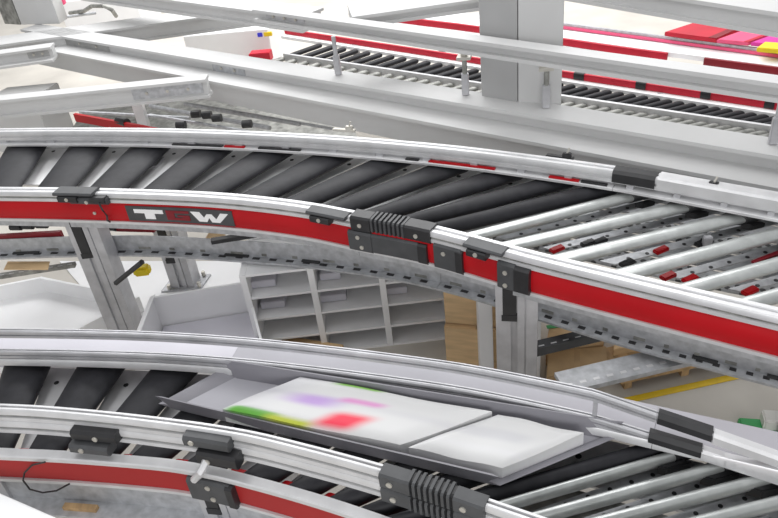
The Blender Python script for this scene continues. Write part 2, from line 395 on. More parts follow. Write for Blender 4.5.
# ---- support legs
def leg_profile(root, top, bot, ax, ay, name='support_leg', m='alu_dim', insert=None):
    """slotted square extrusion: ax half width vector (facing), ay half depth vector"""
    mb = MB(); h = (top.z - bot.z) / 2; c = (top + bot) / 2; up = V((0, 0, h))
    prof = [(-1, -1), (1, -1), (1, 1), (-1, 1)]
    w = .16
    sec = [(-1, -1), (-w - .12, -1), (-w - .12, -.7), (w - .12, -.7), (w - .12, -1), (.38, -1), (.38, -.86), (.46, -.86), (.46, -1), (1, -1),
           (1, 1), (-1, 1)]
    pts = [bot + ax * a + ay * b2 for a, b2 in sec]
    mb.prism(pts, top.z - bot.z)
    o = mb.build(name, m, root)
    MB().prism([bot + ax * a + ay * b2 for a, b2 in ((-1.1, -1.1), (1.1, -1.1), (1.1, 1.1), (-1.1, 1.1))], .012).build('foot_plate', 'galv', o)
    if insert:
        z0, z1 = insert
        q = [bot + ax * a + ay * b2 for a, b2 in ((-.66, -1.025), (-.02, -1.025), (-.02, -.69), (-.66, -.69))]
        q = [V((p.x, p.y, z0)) for p in q]
        MB().prism(q, z1 - z0).build('slot_insert', 'black', o)
        q2 = [bot + ax * a + ay * b2 for a, b2 in ((-.72, -1.06), (.02, -1.06), (.02, -.69), (-.72, -.69))]
        MB().prism([V((p.x, p.y, z0 - .004)) for p in q2], .028).build('insert_clip', 'black', o)
    return o
def foot_of(p): return V((p.x, p.y, 0))
pc = A_red.pt(65, -.075, -PANEL - .014)
leg_profile(curveA, pc, foot_of(pc), V((.072, .0, 0)), V((.01, .04, 0)), insert=(.60, .815))
pc = A_red.pt(508, -.07, -PANEL - .014)
leg_profile(strA, pc, foot_of(pc), V((.075, -.02, 0)), V((.012, .045, 0)), insert=(.66, .82))
f = at(187, 285, 0); pc = V((f.x, f.y, .82))
leg_profile(curveA, pc, f, V((.07, -.008, 0)), V((.01, .05, 0)), insert=(.2, .5))
MB().box(f + V((0, 0, .01)), V((.12, -.01, 0)), V((.02, .07, 0)), V((0, 0, .01))).build('base_plate', 'galv', curveA)
for dx, dy in ((-.09, -.05), (.09, -.06), (.1, .05), (-.08, .055)):
    MB().tube([f + V((dx, dy, .02)), f + V((dx, dy, .05))], .012, 6).build('anchor_bolt', 'bolt', curveA)
# diagonal brace behind the left leg
MB().tube([at(116, 283, .45), at(142, 262, .62)], .014, 6).build('brace', 'black', curveA)
# far right legs of the straight run
pc = A_far.pt(880, -.10, -.12); leg_profile(strA, pc, foot_of(pc), V((.06, -.01, 0)), V((.01, .04, 0)))
pc = A_far.pt(470, -.10, -.12); leg_profile(curveA, pc, foot_of(pc), V((.06, -.01, 0)), V((.01, .04, 0)))

# ------------------------------------------------------------------ lower conveyor lines
B_red = Rail([(-60, 457.5), (0, 460), (70, 463.5), (156, 470.5), (188, 475), (230, 484), (312, 507), (380, 530), (450, 557), (560, 603), (900, 745)], .73)
B_gd = Rail([(-60, 430), (0, 432), (60, 435.5), (156, 446), (246, 460), (312, 476.5), (382, 496.5), (440, 515.5), (500, 537), (580, 566), (700, 611), (860, 671)], .785)
B_far = Rail([(-60, 365), (0, 365.5), (80, 367), (160, 370), (240, 376), (312, 384), (400, 396), (468, 407), (552, 425), (650, 448.5), (778, 479), (900, 509)], .765)
curveB = thing('curved_roller_conveyor', 'lower curved roller conveyor in the foreground with double guide rails and a faded red panel', 'conveyor', at(180, 540, 0))
strB = thing('straight_roller_conveyor', 'lower straight run of bare metal rollers in the bottom right corner', 'conveyor', at(700, 600, 0))
JB = 398
def near_side_B(root, x0, x1):
    p = B_red.path(x0, x1)
    MB().sweep(p, rect(-.03, -.006, -.09, 0)).build('side_panel', 'red2' if root is curveB else 'red', root, label='red side panel')
    MB().sweep(p, [(.0, .0), (.0, .014), (-.004, .018), (-.034, .018), (-.034, .0)]).build('frame_profile', 'alu', root)
    MB().sweep(p, [(.002, -.104), (.002, -.091), (-.036, -.091), (-.036, -.104)]).build('panel_lip', 'alu', root)
    MB().sweep(p, [(-.012, -.105), (-.012, -.20), (.05, -.20), (.05, -.207), (-.03, -.207), (-.03, -.105)]).build('cable_tray', 'galv', root)
near_side_B(curveB, -60, 440); near_side_B(strB, 440.5, 860)
def near_guide_B(root, x0, x1):
    p = B_gd.path(x0, x1)
    MB().sweep(p, guide_prof(.0, .050, .03, .002, .014)).build('guide_rail', 'alu', root)
    MB().sweep(p, guide_prof(.051, .050, .03, -.002, .014)).build('guide_rail', 'alu', root)
    for w_, u_ in ((.0, .002), (.051, -.002)): MB().sweep(p, rect(u_ - .0139, u_ - .006, w_ + .0175, w_ + .0245)).build('slot_strip', 'dirty', root, label='dark strip standing in for shade in the guide rail slot')  # dark strips stand for the shade in both grooves
near_guide_B(curveB, -60, 420); near_guide_B(strB, 420.5, 860)
def gpath(x0, x1, amt, step=9):     # the guides dip towards the straight run
    n = max(2, int((x1 - x0) / step)); out = []
    for i in range(n + 1):
        x = x0 + (x1 - x0) * i / n; t = max(0, min(1, (x - 590) / 190)); out.append(B_far.at(x) - V((0, 0, amt * t)))
    return out
def far_side_B(root, x0, x1, xs):
    p = B_far.path(x0, x1)
    MB().sweep(p, [(0, .0), (0, .022), (-.004, .028), (-.024, .028), (-.024, .0)]).build('frame_profile', 'alu', root)
    for a_, b_, m_ in ([(x0, 226, 'lav'), (226, x1, 'tray_in')] if x0 < 0 else [(x0, x1, 'tray_in')]):
        MB().sweep(B_far.path(a_, b_), [(-.0245, .012), (-.0245, .022), (-.15, .022), (-.15, -.14), (-.14, -.14), (-.14, .012)]).build('cover_plate', m_, root)
    MB().sweep(gpath(x0, x1, .06), guide_prof(.033, .030, .022, -.004)).build('guide_rail', 'alu_dim', root, label='lower guide rail')
    MB().sweep(gpath(x0, x1, .09), guide_prof(.123, .030, .022, -.010)).build('guide_rail', 'alu_dim', root, label='upper guide rail')
    for x in xs:
        MB().sweep(B_far.path(x, x + 4, 2), rect(-.030, -.014, .028, .126)).build('guide_post', 'alu_dim', root)
far_side_B(curveB, -60, 651, (-40, 590)); far_side_B(strB, 651.5, 1000, (800,))
def gsleeve(root, name, x0, x1, amt, u0, u1, w0, w1, m, r, lab=None):
    return MB().sweep(gpath(x0, x1, amt, 5), rrect(u0, u1, w0, w1, r)).build(name, m, root, label=lab)
gsleeve(curveB, 'joint_sleeve', 647, 700, .05, -.036, .003, .028, .072, 'black', .012, 'black sleeve on the lower guide rail')
gsleeve(curveB, 'joint_sleeve', 653, 707, .08, -.044, -.004, .112, .158, 'black', .012, 'black sleeve on the upper guide rail')
gsleeve(strB, 'guide_cover', 701, 1000, .06, -.034, .0, .028, .070, 'alu', .008)
gsleeve(strB, 'guide_cover', 708, 1000, .09, -.042, -.006, .114, .156, 'alu', .008)

ZB = .718
nB = [-18, 32, 85, 134, 190, 244, 287, 326, 355, 380]
fB = [25, 98, 171, 240, 309, 378, 447, 515, 583, 650]
mnB = [403, 434, 464, 500, 540]; mfB = [672, 718, 766, 820, 876]
NB = [-70] + nB + mnB + [585]; FB = [-45] + fB + mfB + [938]
# near ends of the rollers: on the near frame; x read where the roller meets the frame
def nearB(x, z):
    return B_red.at(x, .748) + V((0, 0, z - .748)) - B_red.nrm(x) * .04
def farB(x, z): return at(x, B_far.y(x), z + .014) - V((0, 0, .014))
for i in range(1, len(NB) - 1):
    metal = i > len(nB); k = .22 if metal else .33
    n_, f_ = nearB(NB[i], ZB), farB(FB[i], ZB)
    make_roller(strB if metal else curveB, n_, f_ if metal else f_ + (f_ - n_).normalized() * .04, half(nearB, NB, i, k, ZB), half(farB, FB, i, k, ZB), .024 if metal else .032, 'steel' if metal else 'rubber')
for i in range(1, len(NB) - 1):
    a = (NB[i] + NB[i + 1]) / 2; b = (FB[i] + FB[i + 1]) / 2
    n0, f0 = nearB(a, .66), farB(b, .66)
    e0 = (nearB(NB[i + 1], .66) - nearB(NB[i], .66)) * .2; e1 = (farB(FB[i + 1], .66) - farB(FB[i], .66)) * .2
    root = strB if i > len(nB) - 1 else curveB
    t = MB().prism([n0 - e0, n0 + e0, f0 + e1, f0 - e1], .006).build('cross_tie', 'alu' if root is curveB else 'galv', root)
    ax = f0 - n0
    for q in ([.83] if root is curveB else [j / 12 for j in range(2, 12)]):
        c = n0 + ax * q + V((0, 0, .0065)); MB().tube([c, c + V((0, 0, .001))], .010 if root is curveB else .007, 8).build('tie_hole', 'black', t)
    if root is curveB:
        c = n0 + ax * .08
        MB().box(c + V((0, 0, .03)), e0 * .8, ax.normalized() * .016, V((0, 0, .010))).build('belt_clip', 'red', root, .004, label='small red fitting under the rollers')
for i in range(len(nB) + 1, len(NB) - 1):
    p1 = farB(FB[i], ZB); ax = (p1 - nearB(NB[i], ZB)).normalized(); p1 = p1 + ax * .05; e = half(farB, FB, i, .2, ZB)
    mb = MB()
    mb.ell([(p1 + ax * (-.058 + j * .006), e * (1.2 if j % 3 else .85), .029 if j % 3 else .022) for j in range(17)], 16)
    mb.build('belt_pulley', 'black', strB)
    q = farB(FB[i] + 22, .70); MB().box(q - ax * .06, ax * .04, e * .8, V((0, 0, .018))).build('motor_plug', 'black', strB, .004)

for k in range(3):
    t0_, t1_ = k / 3 + .02, (k + 1) / 3 - .03; r0 = len(nB)
    pth = [(nearB(NB[i], .60), farB(FB[i], .60)) for i in range(r0, len(NB))]
    lo = [a_ * (1 - t0_) + b_ * t0_ for a_, b_ in pth]; hi = [a_ * (1 - t1_) + b_ * t1_ for a_, b_ in pth]
    mb = MB(); n = len(lo)
    mb.add(lo + hi + [p + V((0, 0, -.01)) for p in lo] + [p + V((0, 0, -.01)) for p in hi],
           [(i, i + 1, n + i + 1, n + i) for i in range(n - 1)] + [(2 * n + i, 3 * n + i, 3 * n + i + 1, 2 * n + i + 1) for i in range(n - 1)] +
           [(i, 2 * n + i, 2 * n + i + 1, i + 1) for i in range(n - 1)] + [(n + i, n + i + 1, 3 * n + i + 1, 3 * n + i) for i in range(n - 1)])
    mb.build('mesh_tray', 'perf' if k != 1 else 'dirty', strB)
# brackets on the lower line
g = sleeve(B_gd, curveB, 'guide_bracket', 80, 124, -.02, .03, .018, .056, 'black', .008)
sleeve(B_gd, g, 'bracket_foot', 78, 116, .0, .05, -.02, .016, 'dgrey', .008); screws(B_gd, g, [(104, .03, .036), (90, .05, .0)])
g = sleeve(B_gd, curveB, 'guide_bracket', 194, 238, -.03, .03, .052, .092, 'dgrey', .008)
sleeve(B_gd, g, 'bracket_foot', 206, 245, -.0, .045, .0, .05, 'black', .008); screws(B_gd, g, [(202, .03, .075), (216, .045, .02)])
MB().tube([B_gd.pt(214, .04, .02), B_gd.pt(212, .07, .0), B_red.pt(202, .01, .022), B_red.pt(196, .012, .0)], .012, 8).build('bracket_arm', 'alu', g)
lc = sleeve(B_red, curveB, 'leg_clamp', 187, 229, -.02, .014, -.10, -.004, 'dgrey', .008, lab='dark clamp above the foreground leg')
sleeve(B_red, lc, 'clamp_cap', 226, 233, -.02, .018, -.098, -.006, 'black', .006)
screws(B_red, lc, [(208, .014, -.025), (210, .014, -.075)])
pc = B_red.pt(206, -.05, -.10)
leg_profile(curveB, pc, foot_of(pc), V((.06, -.015, 0)), V((.012, .045, 0)), insert=(.56, .63))
pc = B_far.pt(250, -.015, -.10); leg_profile(curveB, pc, foot_of(pc), V((.05, -.01, 0)), V((.01, .04, 0)))
pc = B_far.pt(790, -.015, -.10); leg_profile(strB, pc, foot_of(pc), V((.05, -.01, 0)), V((.01, .04, 0)))
pc = B_red.pt(-30, -.05, -.10); leg_profile(curveB, pc, foot_of(pc), V((.06, -.015, 0)), V((.012, .045, 0)))
# loop of thin cable on the red panel
MB().tube([B_red.at(45, .75), B_red.pt(32, .006, -.01), B_red.pt(22, .014, -.04), B_red.pt(18, .02, -.07), B_red.pt(23, .03, -.10), B_red.pt(36, .034, -.108), B_red.pt(50, .03, -.10), B_red.pt(62, .012, -.085)], .003, 6).build('loose_cable', 'black', curveB)
# flexible joint of the near guides
jb = sleeve(B_gd, curveB, 'joint_cover', 384, 411, -.036, .012, .052, .106, 'dgrey', .006, lab='black flexible joint on the guide rails')
screws(B_gd, jb, [(394, .012, .078)])
jb2 = sleeve(B_gd, curveB, 'joint_cover', 384, 411, -.036, .014, -.004, .051, 'dgrey', .006, lab='black flexible joint on the guide rails')
screws(B_gd, jb2, [(396, .014, .022)])
sleeve(B_gd, curveB, 'joint_bellows', 411, 456, -.034, .004, -.004, .106, 'black', .006, lab='ribbed black bellows')
ribs(B_gd, jb, [411 + 5.6 * i for i in range(8)], -.04, .014, .054, .110, 2.8, 'dgrey')
ribs(B_gd, jb2, [411 + 5.6 * i for i in range(8)], -.04, .016, -.006, .050, 2.8, 'dgrey')
jb3 = sleeve(B_gd, curveB, 'joint_cover', 456, 486, -.036, .012, .052, .106, 'dgrey', .006, lab='black flexible joint on the guide rails'); screws(B_gd, jb3, [(466, .012, .078)])
sleeve(B_gd, curveB, 'joint_cover', 456, 486, -.036, .014, -.004, .051, 'dgrey', .006, lab='black flexible joint on the guide rails')

# ------------------------------------------------------------------ tray of printed mail on the lower rollers
zt = .752
q = [at(160, 408, zt), at(500, 490.5, zt), at(622, 440, zt), at(222, 374, zt)]
tr = thing('shipping_tray', 'grey low-walled tray carrying white printed mail on the lower rollers', 'tray', (q[0] + q[2]) / 2)
def inset(qs, d):
    c = sum(qs, V((0, 0, 0))) / 4
    return [p + (c - p).normalized() * d for p in qs]
MB().prism(inset(q, .05), .006).build('tray_base', 'tray_in', tr)
for i, hgt in ((0, .055), (1, .02), (2, .075), (3, .02)):
    a, b = q[i], q[(i + 1) % 4]; qi = inset(q, .05); qm = inset(q, .075)
    ai, bi = qi[i], qi[(i + 1) % 4]; am, bm_ = qm[i], qm[(i + 1) % 4]
    out_a = a + V((0, 0, hgt)); out_b = b + V((0, 0, hgt))
    mb = MB(); mb.prism([ai, bi, bm_, am], 0, top=[out_a, out_b, out_b + (bm_ - bi), out_a + (am - ai)])
    mb.build('tray_wall', 'tray', tr)
# mail with soft printed patches as colour attribute
def mail(name, quad, z0, z1, fn, nu=60, nv=24, lab=None):
    mb = MB(); P = [V((p.x, p.y, z1)) for p in quad]
    vs = []; cols = []
    for j in range(nv + 1):
        for i in range(nu + 1):
            s, t = i / nu, j / nv
            p = (P[0] * (1 - s) + P[1] * s) * (1 - t) + (P[3] * (1 - s) + P[2] * s) * t
            edge = min(s * 8, (1 - s) * 8, t * 6, (1 - t) * 6, 1)
            p = p + V((0, 0, .010 * math.sin(edge * 1.57) - .010 + .003 * math.sin(s * 9 + t * 5)))
            vs.append(p); cols.append(fn(s, t))
    fs = [(j * (nu + 1) + i, j * (nu + 1) + i + 1, (j + 1) * (nu + 1) + i + 1, (j + 1) * (nu + 1) + i) for j in range(nv) for i in range(nu)]
    n = len(vs)
    rim = [j * (nu + 1) + i for j, i in [(0, i) for i in range(nu)] + [(j, nu) for j in range(nv)] + [(nv, i) for i in range(nu, 0, -1)] + [(j, 0) for j in range(nv, 0, -1)]]
    for r in rim: vs.append(V((vs[r].x, vs[r].y, z0))); cols.append((.75, .75, .76))
    m = len(rim)
    fs += [(rim[k], rim[(k + 1) % m], n + (k + 1) % m, n + k) for k in range(m)] + [tuple(n + k for k in range(m - 1, -1, -1))]
    mb.add(vs, fs)
    o = mb.build(name, M_print, None, loc=(P[0] + P[2]) / 2)
    at_ = o.data.color_attributes.new('print', 'FLOAT_COLOR', 'POINT')
    for k, c in enumerate(cols): at_.data[k].color = (*c, 1)
    return o
M_print = bpy.data.materials.new('printed_white_film'); M_print.use_nodes = True
_b = M_print.node_tree.nodes['Principled BSDF']; _b.inputs['Roughness'].default_value = .45
_a = M_print.node_tree.nodes.new('ShaderNodeAttribute'); _a.attribute_name = 'print'
M_print.node_tree.links.new(_a.outputs['Color'], _b.inputs['Base Color'])
def soft(x, a, b, e=.03):
    def sm(v): v = max(0, min(1, v)); return v * v * (3 - 2 * v)
    return sm((x - a) / e + .5) * sm((b - x) / e + .5)
def mix(c, d, f): return tuple(a * (1 - f) + b * f for a, b in zip(c, d))
def fn1(s, t):
    c = mix((.60, .60, .60), (.48, .475, .51), .5 * soft(s, -.2, .14, .2) + .35 * soft(t, .5, .62, .1))
    c = mix(c, (.10, .36, .03), soft(t, -.2, .10, .06) * soft(s, .02, .30, .08))
    c = mix(c, (.46, .52, .03), soft(t, -.2, .08, .06) * soft(s, .25, .50, .10))
    c = mix(c, (.17, .40, .05), soft(t, .93, 1.2, .06) * soft(s, .22, .46, .08))
    c = mix(c, (.72, .01, .05), soft(t, .05, .36, .16) * soft(s, .50, .70, .12))
    c = mix(c, (.42, .25, .58), .9 * soft(t, .40, .62, .14) * soft(s, .18, .42, .2))
    c = mix(c, (.60, .20, .48), .9 * soft(t, .58, .68, .08) * soft(s, .40, .62, .08))
    return c
def fn2(s, t):
    c = mix((.60, .60, .60), (.50, .50, .52), .8 * soft(t, .46, .66, .12) * soft(s, .0, .75, .2))
    return mix(c, (.62, .62, .63), .7 * soft(t, .2, .3, .1))
mq = [at(222, 408, .82), at(400, 444, .82), at(492, 411, .82), at(300, 375, .82)]
o = mail('magazine', mq, zt + .007, .825, fn1); tag(o, 'white magazine with green edge, purple lettering area and red print in the grey tray', 'magazine')
mq = [at(408, 445, .82), at(502, 466, .82), at(584, 431, .82), at(498, 411.5, .82)]
o = mail('mailer', mq, zt + .007, .82, fn2); tag(o, 'plain white mailer beside the printed magazine, right end of the grey tray', 'mailer')

# ------------------------------------------------------------------ things on the floor between the two lines
# white pigeonhole rack
b0 = at(264, 360, 0); b1 = at(450, 339, 0)
axx = (b1 - b0); Lx = axx.length; axn = axx.normalized(); dep = V((-axn.y, axn.x, 0)) * .32
rack = thing('pigeonhole_rack', 'white open pigeonhole rack standing under the upper conveyor', 'rack', (b0 + b1) / 2)
HR = .53; rows = 4
ups = V((0, 0, HR))
def slab(p0, p1, d, z0, z1, name, m='white', par=None): MB().prism([V((p0.x, p0.y, z0)), V((p1.x, p1.y, z0)), V((p1.x, p1.y, z0)) + d, V((p0.x, p0.y, z0)) + d], z1 - z0).build(name, m, par or rack)
cols_x = [0, .335, .68, 1.0]
for c in cols_x:
    a = b0 + axx * c - axn * .014; slab(a, a + axn * .03, dep, 0, HR, 'divider')
for r in range(rows + 1):
    z = HR * r / rows
    for k in range(3):
        slab(b0 + axx * cols_x[k] + axn * .017, b0 + axx * cols_x[k + 1] - axn * .015, dep * .98, max(0, z - .012), z if z else .012, 'shelf')
slab(b0 + dep, b1 + dep, dep.normalized() * .012, 0, HR, 'back_panel', 'white')
for k, (c, r, w) in enumerate(((.06, 3, .15), (.4, 2, .16), (.74, 2, .12), (.72, 3, .14), (.42, 3, .1), (.1, 2, .12))):
    p = b0 + axx * c + dep * .5 + V((0, 0, HR * r / rows + .022))
    o = MB().box(p, axn * w * .5, dep * .28, V((0, 0, .02))).build('paper_stack', 'lav', None, .003, loc=p)
    tag(o, ['pale paper stack low in the left column of the white pigeonhole rack', 'pale paper stack in the lower hole of the middle rack column', 'pale paper stack in the lower hole of the right rack column', 'pale paper stack in the upper hole of the right rack column', 'small paper stack in the upper hole of the middle rack column', 'pale paper stack in the lower hole of the left rack column'][k], 'paper', 'papers in the pigeonholes')

# white open cartons on the left
def carton(name, label, quad, h, flaps=(), t=.012, fill=None, m='white', mi='lav'):
    P = [V((p.x, p.y, 0)) for p in quad]
    root = thing(name, label, 'box', sum(P, V((0, 0, 0))) / 4)
    Q = inset(P, t * 1.6)
    MB().prism(Q, .01).build('carton_base', m, root)
    for i in range(4):
        k = (i + 1) % 4
        MB().prism([P[i], P[k], Q[k], Q[i]], h).build('carton_wall', m, root)
    for i, out, up in flaps:
        k = (i + 1) % 4; c = sum(P, V((0, 0, 0))) / 4; mid = (P[i] + P[k]) / 2
        d = (P[k] - P[i]); n = V((d.y, -d.x, 0)).normalized()
        if n.dot(mid - c) < 0: n = -n
        a, b = P[i] + V((0, 0, h)), P[k] + V((0, 0, h)); o = n * out + V((0, 0, up)); s = d * .06
        MB().prism([a, b, b + V((0, 0, -.006)), a + V((0, 0, -.006))], 0, top=[a + s + o, b - s + o, b - s + o + V((0, 0, -.006)), a + s + o + V((0, 0, -.006))]).build('flap', m, root)
    if fill is not None:
        MB().prism([V((p.x, p.y, .011)) for p in inset(P, .03)], fill - .011).build('packing', mi, root)
    return root
hb = .30
carton('white_carton', 'large open white carton at far left below the red panel', [at(-130, 327, 0), at(20, 380, 0), at(145, 312, 0), at(48, 291, 0)], .11, mi='white')
carton('white_carton', 'white carton with folded flap between the aluminium leg and the pigeonhole rack', [at(128, 352, .34), at(268, 362, .34), at(247, 281, .34), at(150, 297, .34)], .34, flaps=((3, -.04, .03),), fill=.16, mi='lav')
# sheet of white board on the floor behind
o = MB().prism([at(110, 320, 0), at(330, 318, 0), at(300, 262, 0), at(60, 262, 0)], .008).build('white_board_sheet', 'white', None, loc=at(200, 290, 0)); tag(o, 'white board sheet lying on the floor behind the cartons', 'sheet')
# yellow cap
p = at(142, 270, .3); o = MB().box(p, V((.045, 0, 0)), V((0, .03, 0)), V((0, 0, .028))).build('yellow_cap', 'yplas', None, .012, loc=p); tag(o, 'small yellow plastic cap behind the left aluminium leg', 'cap')
# cardboard scraps
def cardbox(label, quad, z0, h, m='card', tape=None, name='cardboard_box', lbl=None):
    P = [V((p.x, p.y, z0)) for p in quad]
    root = thing(name, label, 'box', sum(P, V((0, 0, 0))) / 4)
    MB().prism(P, h).build('carton_body', m, root, .004)
    if tape:
        a = P[0] * .5 + P[1] * .5; b = P[3] * .5 + P[2] * .5; w = (P[1] - P[0]) * .05
        MB().prism([a - w, a + w, b + w, b - w], .0015).build('tape', 'card_d', root).location.z = h
    if lbl:
        s0, s1, t0_, t1_ = lbl
        def pp(s, t): return (P[0] * (1 - s) + P[1] * s) * (1 - t) + (P[3] * (1 - s) + P[2] * s) * t + V((0, 0, h))
        MB().prism([pp(s0, t0_), pp(s1, t0_), pp(s1, t1_), pp(s0, t1_)], .002).build('paper_label', 'tape', root)
    return root
def quad_at(x, y, w, d, z):      # level quad with its sides along the conveyor directions
    c = at(x, y, z); a = A_red.tan(640); b = (far_pt(692, .87) - near_pt(518, .87)).normalized()
    return [c - a * w / 2 - b * d / 2, c + a * w / 2 - b * d / 2, c + a * w / 2 + b * d / 2, c - a * w / 2 + b * d / 2]
def quad2(a, b, dx, dy):         # front edge a to b, going back by dx,dy
    return [a, b, b + V((dx, dy, 0)), a + V((dx, dy, 0))]
fa, fb = at(447, 368, 0), at(490, 378, 0)
cardbox('tall brown cardboard box at right of the white pigeonhole rack, lower one of two', quad2(fa, fb + V((.12, 0, 0)), .12, .35), 0, .26, tape=True)
cardbox('brown cardboard box on top of the lower box beside the pigeonhole rack', quad2(fa + V((.01, .02, 0)), fb + V((.13, .02, 0)), .12, .32), .263, .2)
cardbox('brown cardboard box peeking above the guide rail in front of the pigeonhole rack', quad2(at(276, 362, 0), at(336, 372, 0), .05, .12), 0, .07)
bx3 = cardbox('brown cardboard box with white and green label right of the straight-run leg', quad2(at(546, 344, .14), at(604, 336, .14), .12, .30), 0, .15, lbl=(.02, .5, .35, .95))
P = at(556, 326, .153); MB().box(P, V((.045, .0, 0)), V((.0, .012, 0)), V((0, 0, .001))).build('green_print', 'green', bx3)
cardbox('dark brown cardboard box at the floor below the slotted channel, right of the leg', quad2(at(546, 392, .0), at(606, 386, .0), .05, .17), 0, .09, 'card_d', tape=True)
cardbox('light cardboard box with white paper below the right end of the strut', quad2(at(612, 366, .0), at(668, 354, .0), .10, .25), 0, .10, lbl=(.15, .8, .3, .9))
for (x0, y0, x1, y1, lab) in ((4, 270, 50, 262, 'tan cardboard scrap seen under the far left of the tray'), (205, 240, 226, 233, 'tan cardboard scrap behind the tray under the lettered badge')):
    a, b = at(x0, y0, .5), at(x1, y1, .5)
    o = MB().prism([a, at(x1 - 2, y0, .5), b, at(x0 + 4, y1, .5)], .004).build('cardboard_scrap', 'card', None, loc=(a + b) / 2); tag(o, lab, 'cardboard')

# white posts either side of the aluminium leg
for (xa, xb, lab) in ((484, 498, 'white post at the left side of the straight-run leg'), (533, 546, 'white post at the right side of the straight-run leg')):
    a, b = at(xa, 372, .0), at(xb, 374, .0)
    a = at(xa, 375, .12); b = at(xb, 377, .12)
    o = MB().prism([V((a.x, a.y + .1, 0)), V((b.x, b.y + .1, 0)), V((b.x, b.y + .16, 0)), V((a.x, a.y + .16, 0))], .68).build('white_post', 'white', None, .004, loc=(a.x, a.y + .13, 0)); tag(o, lab, 'post')

# galvanised struts crossing below the straight run
def strut(p0, p1, w, h, label, m='galv', holes=True):
    ax = (p1 - p0); n = V((ax.y, -ax.x, 0)).normalized() * w
    root = thing('steel_strut', label, 'strut', (p0 + p1) / 2)
    MB().prism([p0 - n, p0 + n, p1 + n, p1 - n], h).build('strut_channel', m, root)
    if holes:
        k = int(ax.length / .05)
        for i in range(k):
            c = p0 + ax * ((i + .5) / k) + V((0, 0, h)); a2 = ax.normalized() * .012
            MB().prism([c - a2 - n * .12 + n * .45, c + a2 - n * .12 + n * .45, c + a2 + n * .12 + n * .45, c - a2 + n * .12 + n * .45], .001).build('strut_slot', 'alu', root)
    return root
strut(at(534, 353, .45), at(618, 333, .45), .024, .04, 'dark slotted strut running from the leg to the tray at right', 'dgrey')
strut(at(560, 386, .50), at(704, 352, .50), .052, .02, 'light grey slotted channel crossing above the cardboard boxes', 'galv')
strut(at(-40, 284, .42), at(76, 266, .42), .016, .02, 'dark slotted strut under the far left of the upper conveyor', 'dirty')
strut(at(212, 243, .66), at(270, 234, .66), .016, .02, 'short black slotted strut behind the tray below the badge', 'black', False)

# wooden pallet and yellow line on the floor
p0, p1 = at(622, 395, .0), at(746, 367.5, .0); ax = p1 - p0; n = V((-ax.y, ax.x, 0)).normalized()
pal = thing('wooden_pallet', 'low wooden pallet edge beside the yellow floor line', 'pallet', (p0 + p1) / 2 + n * .2)
for k in range(2):
    a = p0 + n * (.02 + k * .13); b = p1 + n * (.02 + k * .13)
    MB().prism([V((v.x, v.y, .046)) for v in (a, b, b + n * .1, a + n * .1)], .016).build('deck_board', 'wood', pal)
for k in (.04, .5, .93):
    a = p0 + ax * k
    MB().prism([a + n * .03, a + ax * .06 + n * .03, a + ax * .06 + n * .24, a + n * .24], .045).build('bearer', 'wood', pal)
a, b = at(600, 406.5, 0), at(752, 373, 0); n2 = V((b.y - a.y, a.x - b.x, 0)).normalized() * .017
o = MB().prism([a - n2, a + n2, b + n2, b - n2], .003).build('floor_marking', 'yellow', None, loc=(a + b) / 2); tag(o, 'yellow painted line on the beige floor', 'floor line')
# green and white thing by the floor right
p = at(760, 440, 0); cr_ = thing('small_crate', 'small green crate holding white paper at the right edge beyond the guide rails', 'crate', p)
MB().box(p + V((.05, .02, .02)), V((.11, -.03, 0)), V((.01, .05, 0)), V((0, 0, .02))).build('crate_body', 'green', cr_, .006)
MB().box(p + V((.085, .03, .066)), V((.065, -.018, 0)), V((.01, .035, 0)), V((0, 0, .026))).build('paper_block', 'tape', cr_, .006)
p = at(800, 470, 0); o = MB().box(V((p.x, p.y + .1, .3)), V((.03, 0, 0)), V((0, .03, 0)), V((0, 0, .3))).build('dark_post', 'dgrey', None, .004, loc=(p.x, p.y + .1, 0)); tag(o, 'dark grey post at the right edge beyond the guide rails', 'post')

# white panel corner at the bottom left, in front of the lower line
zc = .70
o = MB().prism([at(-40, 478, zc), at(58, 521, zc), at(100, 560, zc), at(-60, 560, zc)], .02).build('white_panel', 'white', None, .006, loc=at(0, 520, zc))
tag(o, 'white panel corner at the bottom left in front of the lower conveyor', 'panel')
for (x, y) in ((10, 545), (80, 552)):
    p = at(x, y, zc); MB().box(V((p.x, p.y, zc / 2 - .003)), V((.02, 0, 0)), V((0, .02, 0)), V((0, 0, zc / 2 - .003))).build('leg', 'alu_dim', o)
# brown strip in the cable tray of the lower line
MB().sweep(B_red.path(46, 80), rect(.01, .03, -.205, -.185)).build('cable_bundle', 'wood', curveB)

# ------------------------------------------------------------------ steel platform behind
def beam(label, a, b, prof, m='paint', name='steel_beam'):
    root = thing(name, label, 'beam', (a + b) / 2)
    MB().sweep([a, b], prof).build('beam_section', m, root)
    return root
def ibeam(wt, h, wb, tf=.018, inset_=.03, low=.0):
    # u towards the camera; top flange from -wt to 0, bottom flange sticks out by wb
    p = [(-wt, 0), (-wt, -tf), (-wt + .03, -tf), (-wt + .03, -h), (-wt, -h), (-wt, -h - tf)]
    q = [(wb, -h - tf), (wb, -h), (-inset_, -h), (-inset_, -tf), (0, -tf), (0, 0)]
    if low:
        q = [(wb - .03, -h - tf - low), (wb - .03, -h - tf)] + q
        p = p + [(-wt, -h - tf - low)]
    return p + q
def splice(root, a, b, u, w0, w1, m='paint_dark', bolts=3):
    ax = b - a; n = V((ax.y, -ax.x, 0)).normalized()
    s = MB().sweep([a, b], rect(u, u + .006, w0, w1)).build('splice_plate', m, root)
    for i in range(bolts):
        c = a + ax * ((i + .7) / (bolts + .4)) + n * (u + .006) + V((0, 0, (w0 + w1) / 2)); MB().tube([c, c + n * .008], .010, 6).build('bolt', 'bolt', s)
Z1, Z2 = .95, 1.30
